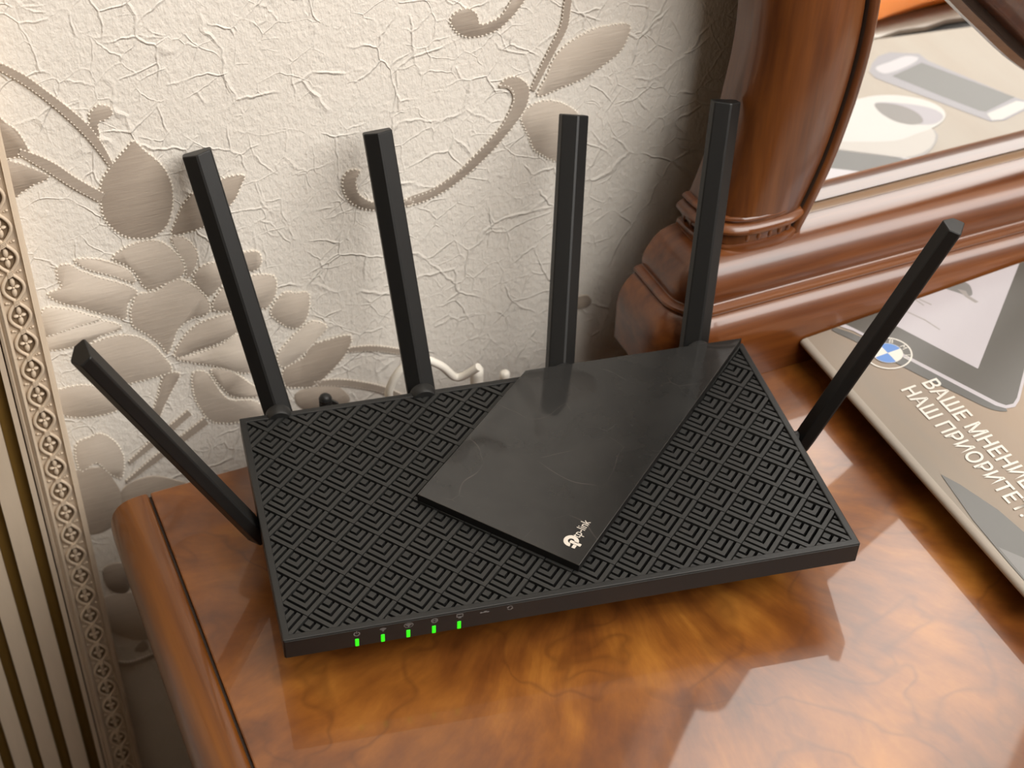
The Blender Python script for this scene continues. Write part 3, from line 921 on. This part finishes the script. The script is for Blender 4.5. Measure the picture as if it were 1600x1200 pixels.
# indicator lights and icons on the front strip
FY = -D / 2 - .0006
for x, y in ((558, 1004), (598.3, 997), (638, 990), (678, 983.5), (717.3, 976.5)):
    c = ry([(x, y)], FY)[0]
    mb = MB(); mb.box((c[0] - .0009, FY - .0002, c[2] - .0025), (c[0] + .0009, FY + .0004, c[2] + .0025)); mb.build('indicator_light', M['led'], router, bevel=.0004)
def ring_icon(c, r0, r1, a0=0, a1=360, sx=1.0):
    m_ = MB()
    m_.sweep([[(c[0] + sx * r * math.cos(math.radians(a)), FY - .00006, c[2] + r * math.sin(math.radians(a))) for r in (r0, r1)] for a in np.linspace(a0, a1, 25)], False)
    return m_
for k, (x, y) in enumerate(((557.5, 990.5), (598.5, 983.5), (638.5, 976.5), (679, 969.5), (718.5, 962.5), (757.5, 956.5), (797, 949.5))):
    c = ry([(x, y)], FY)[0]
    if k == 0:
        m_ = ring_icon(c, .0010, .0015, 115, 425); m_.box((c[0] - .00018, FY - .00006, c[2] + .0002), (c[0] + .00018, FY, c[2] + .0018))
    elif k in (1, 2):
        m_ = MB()
        for r in (.0006, .0012, .0018)[: 3]:
            m_.sweep([[(c[0] + rr * math.cos(a), FY - .00006, c[2] - .0011 + rr * math.sin(a)) for rr in (r, r + .0004)] for a in np.linspace(math.radians(42), math.radians(138), 9)], False)
        m_.box((c[0] - .0003, FY - .00006, c[2] - .0013), (c[0] + .0003, FY, c[2] - .0008))
        if k == 2:
            m_.sweep([[(c[0] + rr * math.cos(a), FY - .00006, c[2] + rr * .8 * math.sin(a)) for rr in (.0019, .0022)] for a in np.linspace(0, 2 * math.pi, 20)], False)
    elif k == 3:
        m_ = ring_icon(c, .0012, .0016)
        m_.sweep([[(c[0] + rr * .5 * math.cos(a), FY - .00006, c[2] + rr * math.sin(a)) for rr in (.0012, .0015)] for a in np.linspace(0, 2 * math.pi, 20)], False)
        m_.box((c[0] - .0015, FY - .00006, c[2] - .00014), (c[0] + .0015, FY, c[2] + .00014))
    elif k == 4:
        m_ = MB()
        for a, b in (((-.0016, .0011), (.0016, .0015)), ((-.0016, -.0007), (.0016, -.0003)), ((-.0016, -.0007), (-.0012, .0015)), ((.0012, -.0007), (.0016, .0015)), ((-.0007, -.0014), (.0007, -.0010))):
            m_.box((c[0] + a[0], FY - .00006, c[2] + a[1]), (c[0] + b[0], FY, c[2] + b[1]))
    elif k == 5:
        m_ = MB()
        m_.box((c[0] - .0019, FY - .00006, c[2] - .0002), (c[0] + .0016, FY, c[2] + .0002))
        m_.prism([(c[0] + .0012, FY, c[2] - .0006), (c[0] + .0022, FY, c[2]), (c[0] + .0012, FY, c[2] + .0006)], (0, -.00006, 0))
        m_.box((c[0] - .0004, FY - .00006, c[2] + .0001), (c[0] + .0009, FY, c[2] + .0008))
        m_.ball((c[0] - .0018, FY, c[2]), (.0005, .0001, .0005), 8, 4)
    else:
        m_ = ring_icon(c, .0010, .0014, 20, 150)
        m2 = ring_icon(c, .0010, .0014, 200, 330)
        m_.add(m2.v, m2.f)
        m_.prism([(c[0] - .0016, FY, c[2] + .0007), (c[0] - .0004, FY, c[2] + .0007), (c[0] - .0010, FY, c[2] - .0002)], (0, -.00006, 0))
        m_.prism([(c[0] + .0016, FY, c[2] - .0007), (c[0] + .0004, FY, c[2] - .0007), (c[0] + .0010, FY, c[2] + .0002)], (0, -.00006, 0))
    m_.build('printed_icon', M['icon'], router)

# antennas
def antenna(B, T, front, low=.012, notch=True):
    B, T = np.asarray(B, float), np.asarray(T, float)
    w = T - B; L = np.linalg.norm(w); w /= L
    f_ = np.asarray(front, float); f_ = f_ - w * (f_ @ w); f_ /= np.linalg.norm(f_)
    a = np.cross(w, f_) * 1.0                        # across
    sec = [(-.0073, .0002), (-.0068, .0008), (-.0006, .0044), (.0006, .0044), (.0068, .0008), (.0073, .0002), (.0073, -.0046), (.0066, -.0054), (-.0066, -.0054), (-.0073, -.0046)]
    e = empty('antenna', B, 0, router)
    mb = MB()
    def ring(s, k=1.0, tilt=0.):
        return [w * (s + tilt * y) + a * x * k + f_ * y * k for x, y in sec]
    mb.sweep([ring(-low, .86), ring(-low + .002, .97), ring(0), ring(L - .0006, 1.0, -.10), ring(L, .95, -.10)], True, True)
    mb.build('antenna_blade', M['antenna'], e, bevel=.0003)
    return e, w, a, f_
tops = [(307, 239), (590, 205.5), (899, 179.5), (1137, 158.5)]
lows = [(433, 640), (657.5, 605), (877, 570), (1086, 545)]
AY = .0800
for tp, lw, ty_ in zip(tops, lows, (.136, .142, .150, .130)):
    T = ry([tp], ty_)[0]; Bq = ry([lw], AY)[0]
    w = (T - Bq) / np.linalg.norm(T - Bq)
    B = Bq - w * ((Bq[2] - .024) / w[2])
    e, w, a, f_ = antenna(B, T, (0, -1, 0))
    mb = MB()
    k = (RH - .003 - B[2]) / w[2]
    c = w * k
    mb.tube([c + (0, -.0085, 0), c + (0, -.0072, 0), c + (0, -.0025, 0)], [.0060, .0068, .0068], 22)
    mb.build('hinge', M['black'], e, smooth=40)
    mb = MB(); mb.box((c[0] - .004, -.0055, c[2] - .012), (c[0] + .004, -.002, c[2] + .001)); mb.build('hinge_bracket', M['pit'], e)
def axis_scan(B, T, k):
    w = (T - B) / np.linalg.norm(T - B)
    r = np.cross([0, 1, 0], w); r /= np.linalg.norm(r); s = np.cross(w, r)
    a = r * math.cos(math.radians(k)) + s * math.sin(math.radians(k))
    return np.cross(w, a)
for lw, tp, dy, k, sx in (((388, 824), (122, 555), -.006, 99, -1), ((1262, 672), (1488, 350), -.006, 53, 1)):
    B = rz([lw], RH - .012)[0]
    T = ry([tp], B[1] + dy)[0]
    b = axis_scan(B, T, k)
    e, w, a, f_ = antenna(B, T, b, low=.009)
    mb = MB(); x_in = sx * W / 2 - B[0]
    mb.tube([(x_in - sx * .004, 0, -.0055), (x_in + sx * .002, 0, -.0055), (0, 0, -.004)], [.0045, .0045, .0034], 14)
    mb.build('hinge', M['black'], e, smooth=40)

# ------------------------------------------------------------------ cables behind the router
def world_pts(px, y): return [on_wall([p], y)[0] for p in px]
def cable(px, y, tail, rad, name, label, cat, mt, plug=None, group=None):
    pts = [np.array(t_) for t_ in tail[0]] + world_pts(px, y) + [np.array(t_) for t_ in tail[1]]
    o_ = empty(name, tuple(pts[0]))
    mb = MB(); mb.tube([p - pts[0] for p in smooth_loop(pts, 6, False)], rad, 10)
    mb.build('cord', mt, o_, smooth=60)
    return tag(o_, label, cat, group), pts
cb, pts = cable([(604, 640), (608, 610), (620, 585), (640, 566), (662, 561), (690, 572), (715, 590)], .126, [[(-.052, .086, .012), (-.055, .100, .016)], [(.022, .118, .012)]], .0024, 'network_cable', 'white network cable looping up behind the second back antenna', 'cable', M['cable'])
def plug(px, y, r, ln, name, label, mt, cat='plug'):
    p = on_wall([px], y)[0]
    o_ = empty(name, tuple(p))
    mb = MB(); mb.tube([(0, 0, -ln), (0, 0, -ln * .3), (0, 0, -.0012), (0, 0, 0)], [r * .9, r, r * .95, r * .55], 14)
    mb.build('plug_body', mt, o_, smooth=50)
    mb = MB(); mb.tube([(0, 0, -ln - .001), (0, 0, -ln)], r * .5, 10); mb.build('strain_relief', mt, o_)
    # cord hanging down from the plug to the table
    mb = MB(); q0 = np.array([0, 0, -ln]); q1 = np.array([.002, .003, -p[2] - .02]); q2 = np.array([.006, .004, -p[2] - .14])
    mb.tube(smooth_loop([q0, q1, q2], 5, False), r * .34, 8); mb.build('cord', mt, o_)
    return tag(o_, label, cat, 'plugs of the cables behind the router')
plug((745, 574), .128, .0040, .016, 'cable_plug', 'larger white cable plug behind the router beside the glossy plate', M['cable'])
plug((789, 580), .122, .0030, .012, 'cable_plug', 'smaller white cable plug at the tip of the glossy plate', M['cable'])
bp = plug((508, 617), .124, .0033, .014, 'power_plug', 'black power plug behind the router right of the first back antenna', M['black'])
mb = MB()
for dz in (-.003, -.005, -.007): mb.tube([(0, 0, dz - .0005), (0, 0, dz + .0005)], .0037, 14)
mb.build('grip_rib', M['black'], bp)
mb = MB(); mb.prism([(.003, -.001, -.004), (.0075, -.001, -.0085), (.003, -.001, -.0085)], (0, .002, 0)); mb.build('fin', M['black'], bp)

# ------------------------------------------------------------------ printed paper bag lying at the right
bag = tag(empty('paper_bag', (.33, -.04, 0)), 'large beige printed paper bag with white lettering lying beside the router', 'bag')
BX0, BZ0, BSL = .194, .0198, .085
bn = np.array([-BSL, 0, 1.]); bn /= np.linalg.norm(bn)
bp0 = (BX0, 0, BZ0)
def bagpx(px, lay=0, mir=False):
    p = on_plane(px, bp0, bn, MIR_Y if mir else None)
    return p + bn * (.00006 + .00003 * lay)
def bz(x): return BZ0 + BSL * (x - BX0)
left = bagpx([(1255, 533), (1600, 920)])
XE = .480
BYT = .0630
mb = MB()
# top sheet with rolled left edge, belly sagging to the table
def row(y, xl):
    z = bz(xl)
    th = .0052
    pts = [(xl + .0035, y, z), (xl + .0012, y, z - .0004), (xl, y, z - .0016), (xl - .0002, y, z - .0030), (xl + .0008, y, z - .0046), (xl + .003, y, z - th)]
    pts += [(xl + .03, y, z - th - .004), (xl + .065, y, .0035), (xl + .09, y, .0012), (XE - .02, y, .0012), (XE, y, .012), (XE + .001, y, bz(XE) - .003), (XE, y, bz(XE))]
    return pts
rings = []
for t_ in np.linspace(0, 1, 7):
    xl = .1942 + (.1902 - .1942) * t_
    y = BYT + (-.150 - BYT) * t_
    r0 = row(y, xl)
    # the near edge is cut aslant
    r0 = [(x, BYT + (y - BYT) * (1 - .40 * max(0, (x - .19)) / .288), z) for x, _, z in r0]
    rings.append(r0)
mb.sweep(rings, True, True)
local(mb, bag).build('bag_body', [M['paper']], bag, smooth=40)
mb = MB()
e0 = [[(r[k][0] - .0002 * (1 if k else 0), r[k][1], r[k][2] + .00006) for k in (0, 1, 2, 3, 4)] for r in rings]
mb.sweep(e0, False)
local(mb, bag).build('folded_edge', M['paper_edge'], bag, smooth=60)
def half(poly, ax, sg, v):
    out = []
    for i in range(len(poly)):
        a, b = np.asarray(poly[i]), np.asarray(poly[(i + 1) % len(poly)])
        ka, kb = (a[ax], b[ax]) if isinstance(ax, int) else (a[0] * ax[0] + a[1] * ax[1], b[0] * ax[0] + b[1] * ax[1])
        da, db = v - sg * ka, v - sg * kb
        if da >= 0: out.append(a)
        if (da >= 0) != (db >= 0): out.append(a + (b - a) * (da / (da - db)))
    return out
def art(px, mt, lay, mir=False, smooth=0, name='printed_shape'):
    p_ = smooth_loop(px, smooth) if smooth else px
    w = bagpx(p_, lay, mir)
    w = half(half(half(list(w), 1, 1, BYT - .0004), 0, -1, -.1938), 0, 1, XE - .001)
    w = half(w, (-.294, 1.0), -1, .150 + .294 * .19 - .0015)
    if len(w) < 3: return None
    mb = MB(); mb.add([tuple(p) for p in w], [tuple(range(len(w)))])
    return local(mb, bag).build(name, M[mt], bag)
# left crease strip, grey sweep at the near end
art([(1470, 741), (1500, 757), (1560, 797), (1612, 842), (1640, 880), (1660, 960), (1612, 920), (1575, 878), (1520, 812)], 'p_shadow', 0, name='printed_sweep')
art([(1560, 855), (1600, 872), (1650, 900), (1660, 962), (1608, 912)], 'p_soft', 1, name='printed_sweep')
# tablet: soft shadow, body, white outline, screen
body = [(1312, 506), (1335, 519), (1560, 634), (1573, 637), (1584, 634), (1590, 624), (1603, 572), (1640, 440), (1650, 380), (1450, 440)]
art([(1300, 516), (1330, 520), (1480, 590), (1572, 638), (1550, 640), (1500, 617), (1430, 583), (1350, 540)], 'p_shadow', 1, smooth=3, name='printed_shadow')
art([(1306, 508), (1333, 517), (1556, 634), (1572, 638.5), (1586, 636), (1593, 625), (1606, 573), (1644, 440), (1660, 370), (1450, 430)], 'p_screen', 2, name='printed_outline')
art([(1312, 503), (1335, 513.5), (1559, 629), (1572, 633.5), (1583, 631), (1589, 622), (1602, 570), (1640, 440), (1655, 370), (1450, 430)], 'p_grey', 3, name='printed_tablet')
art([(1387, 505), (1399, 509), (1528, 576.5), (1593, 411), (1640, 300), (1500, 380), (1430, 440)], 'p_screen', 4, name='printed_screen')
art([(1478, 451), (1492, 445), (1503, 441), (1513, 444), (1518, 452), (1519, 461), (1512, 463), (1500, 459), (1488, 455)], 'p_soft', 5, smooth=3, name='printed_car')
art([(1496, 452), (1509, 455), (1513, 462), (1529, 472), (1524, 474), (1508, 464)], 'p_line', 6, name='printed_car_shadow')
for a, b in (((1428, 466), (1444, 477)), ((1436, 467), (1456, 476)), ((1416, 486), (1446, 500)), ((1446, 500), (1469, 515))):
    art([a, b, (b[0] - 1, b[1] + 1.3), (a[0] - 1, a[1] + 1.3)], 'p_line', 5, name='printed_line')
# what the mirror shows of the same print: tablet bezel, cup and saucer, telephone
w = bagpx([(1270, 263), (1330, 266), (1420, 270), (1500, 283), (1560, 300)], 0, True)
def mart(px, mt, lay, smooth=0, name='printed_shape'): return art(px, mt, lay, True, smooth, name)
mart([(1255, 240), (1270, 247), (1330, 255), (1400, 252), (1440, 245), (1462, 225), (1462, 205), (1420, 190), (1300, 180), (1255, 200)], 'p_line', 1, 3, name='printed_saucer_shadow')
mart([(1255, 235), (1280, 244), (1330, 250), (1400, 248), (1438, 240), (1458, 225), (1459, 205), (1430, 190), (1330, 180), (1270, 200)], 'p_saucer', 2, 3, name='printed_saucer')
mart([(1270, 190), (1300, 218), (1350, 222), (1400, 220), (1430, 210), (1462, 198), (1477, 183), (1470, 168), (1440, 155), (1400, 149), (1365, 150), (1340, 155), (1300, 160)], 'p_cup', 3, 3, name='printed_cup')
mart([(1366, 163), (1385, 160), (1430, 164), (1462, 172), (1474, 183), (1462, 193), (1440, 195), (1410, 190), (1380, 180)], 'p_lilac', 4, 3, name='printed_cup_inside')
mart([(1366, 164), (1380, 161), (1410, 166), (1435, 178), (1442, 191), (1425, 195), (1400, 190), (1378, 178)], 'p_coffee', 5, 3, name='printed_coffee')
mart([(1362, 100), (1372, 88), (1390, 82), (1436, 84), (1450, 95), (1580, 150), (1604, 158), (1602, 172), (1570, 188), (1548, 190), (1500, 172), (1368, 122), (1358, 112)], 'p_phone', 1, 0, name='printed_phone')
mart([(1394, 119), (1440, 98), (1586, 152), (1540, 175), (1530, 173), (1470, 150)], 'p_phone_scr', 2, name='printed_phone_screen')
mart([(1369, 105), (1390, 97), (1415, 88), (1434, 90), (1430, 97), (1408, 108), (1385, 115), (1373, 112)], 'p_screen', 3, 3, name='printed_highlight')
mart([(1542, 178), (1588, 158), (1604, 160), (1600, 170), (1566, 187), (1550, 188)], 'p_cup', 3, name='printed_highlight')
# emblem
EC = on_plane([(1387, 552)], bp0, bn)[0]
ERx = on_plane([(1425.5, 558.5)], bp0, bn)[0]
er = float(np.linalg.norm(ERx - EC))
bu = np.array([1, 0, BSL]); bu /= np.linalg.norm(bu)     # reading direction's "up" on the bag
br = np.array([0, -1., 0])
def epos(a, r, lay): return EC + (br * math.cos(a) + bu * math.sin(a)) * r * er + bn * (.00006 + .00003 * lay)
def ring(r0, r1, a0, a1, mt, lay, name):
    mb = MB()
    n = max(6, int(abs(a1 - a0) * 10))
    if r0 <= 0:
        mb.add([tuple(epos(0, 0, lay))] + [tuple(epos(a, r1, lay)) for a in np.linspace(a0, a1, n)], [(0, i, i + 1) for i in range(1, n)])
    else:
        mb.sweep([[epos(a, r0, lay), epos(a, r1, lay)] for a in np.linspace(a0, a1, n)], False)
    return local(mb, bag).build(name, M[mt], bag)
T2 = 2 * math.pi
ring(.93, 1.0, 0, T2, 'p_white', 6, 'emblem_ring')
ring(.60, .62, 0, T2, 'p_white', 7, 'emblem_ring')
for i in range(4):
    ring(0, .60, i * math.pi / 2, (i + 1) * math.pi / 2, 'p_white' if i % 2 == 0 else 'p_blue', 7, 'emblem_quarter')
for ch, a in (('B', math.radians(136)), ('M', math.radians(90)), ('W', math.radians(44))):
    t = text_mesh(ch, 'emblem_letter', M['p_white'], bag, 'CENTER')
    s_ = er * .36
    rt = br * math.cos(a - math.pi / 2) + bu * math.sin(a - math.pi / 2)
    upv = br * math.cos(a) + bu * math.sin(a)
    map_mesh(t, lambda x, y: EC + upv * er * .66 + rt * x * s_ + upv * y * s_ * .95 + bn * .00033 - np.array(bag.location))
# lettering
def line(body, a, b, frac, cap, lay=4):
    A = on_plane([a], bp0, bn)[0]; B = on_plane([b], bp0, bn)[0]
    t = text_mesh(body, 'printed_lettering', M['p_white'], bag, bold=.014)
    t_ref = text_mesh(frac, 'printed_lettering', M['p_white'], bag)
    x0 = min(v.co.x for v in t.data.vertices)
    wref = max(v.co.x for v in t_ref.data.vertices) - x0
    bpy.data.objects.remove(t_ref)
    d = B - A; s_ = np.linalg.norm(d) / wref; d /= np.linalg.norm(d)
    up = np.cross(bn, d)
    hmax = max(v.co.y for v in t.data.vertices if True)
    Hc = on_plane([cap], bp0, bn)[0]
    hs = abs((Hc - A) @ up) / .67
    map_mesh(t, lambda x, y: A + d * (x - x0) * s_ + up * y * hs + bn * .00025 - np.array(bag.location))
line('ВАШЕ МНЕНИЕ', (1440, 599), (1497, 658), 'ВАШЕ', (1460, 591))
line('НАШ ПРИОРИТЕТ.', (1407.5, 609.5), (1596, 808), 'НАШ ПРИОРИТЕТ.', (1427, 602))

# ------------------------------------------------------------------ things at the right, seen in the mirror
def at_mirror(px, z): return on_plane([px], (0, 0, z), (0, 0, 1), MIR_Y)[0]
bb = tag(empty('black_box', (.46, -.20, 0)), 'black flat box behind the paper bag, seen in the mirror', 'box')
mb = MB(); mb.box((.39, -.30, .0005), (.60, -.110, .010)); local(mb, bb).build('box_body', M['blackbox'], bb, bevel=.003)
mb = MB(); mb.box((.388, -.302, .0102), (.602, -.108, .0145)); local(mb, bb).build('box_lid', M['blackbox'], bb, bevel=.002)
pk = tag(empty('snack_packet', (.47, -.22, .0150)), 'orange and white packet lying on the black box, seen in the mirror', 'packet')
mb = MB()
rows = []
for x in np.linspace(.40, .585, 9):
    rr = []
    k = math.sin(math.pi * (x - .395) / .195)
    for q in np.linspace(0, 2 * math.pi, 16, endpoint=False):
        rr.append((x, -.192 + .066 * math.cos(q), .0150 + (.004 + .014 * k) * (1 + math.sin(q))))
    rows.append(rr)
mb.sweep(rows, True, True); local(mb, pk).build('wrapper', M['orange'], pk, smooth=60)
mb = MB()
mb.prism([(.41 + .02 * i, -.1195 + (.003 if i % 2 else 0), .0152) for i in range(9)] + [(.585, -.140, .0152), (.405, -.140, .0152)], (0, 0, .0035)); local(mb, pk).build('crimped_edge', M['white'], pk)
mb = MB(); mb.ball((.505, -.185, .044), (.016, .014, .006), 12, 6); local(mb, pk).build('white_patch', M['white'], pk, smooth=60)
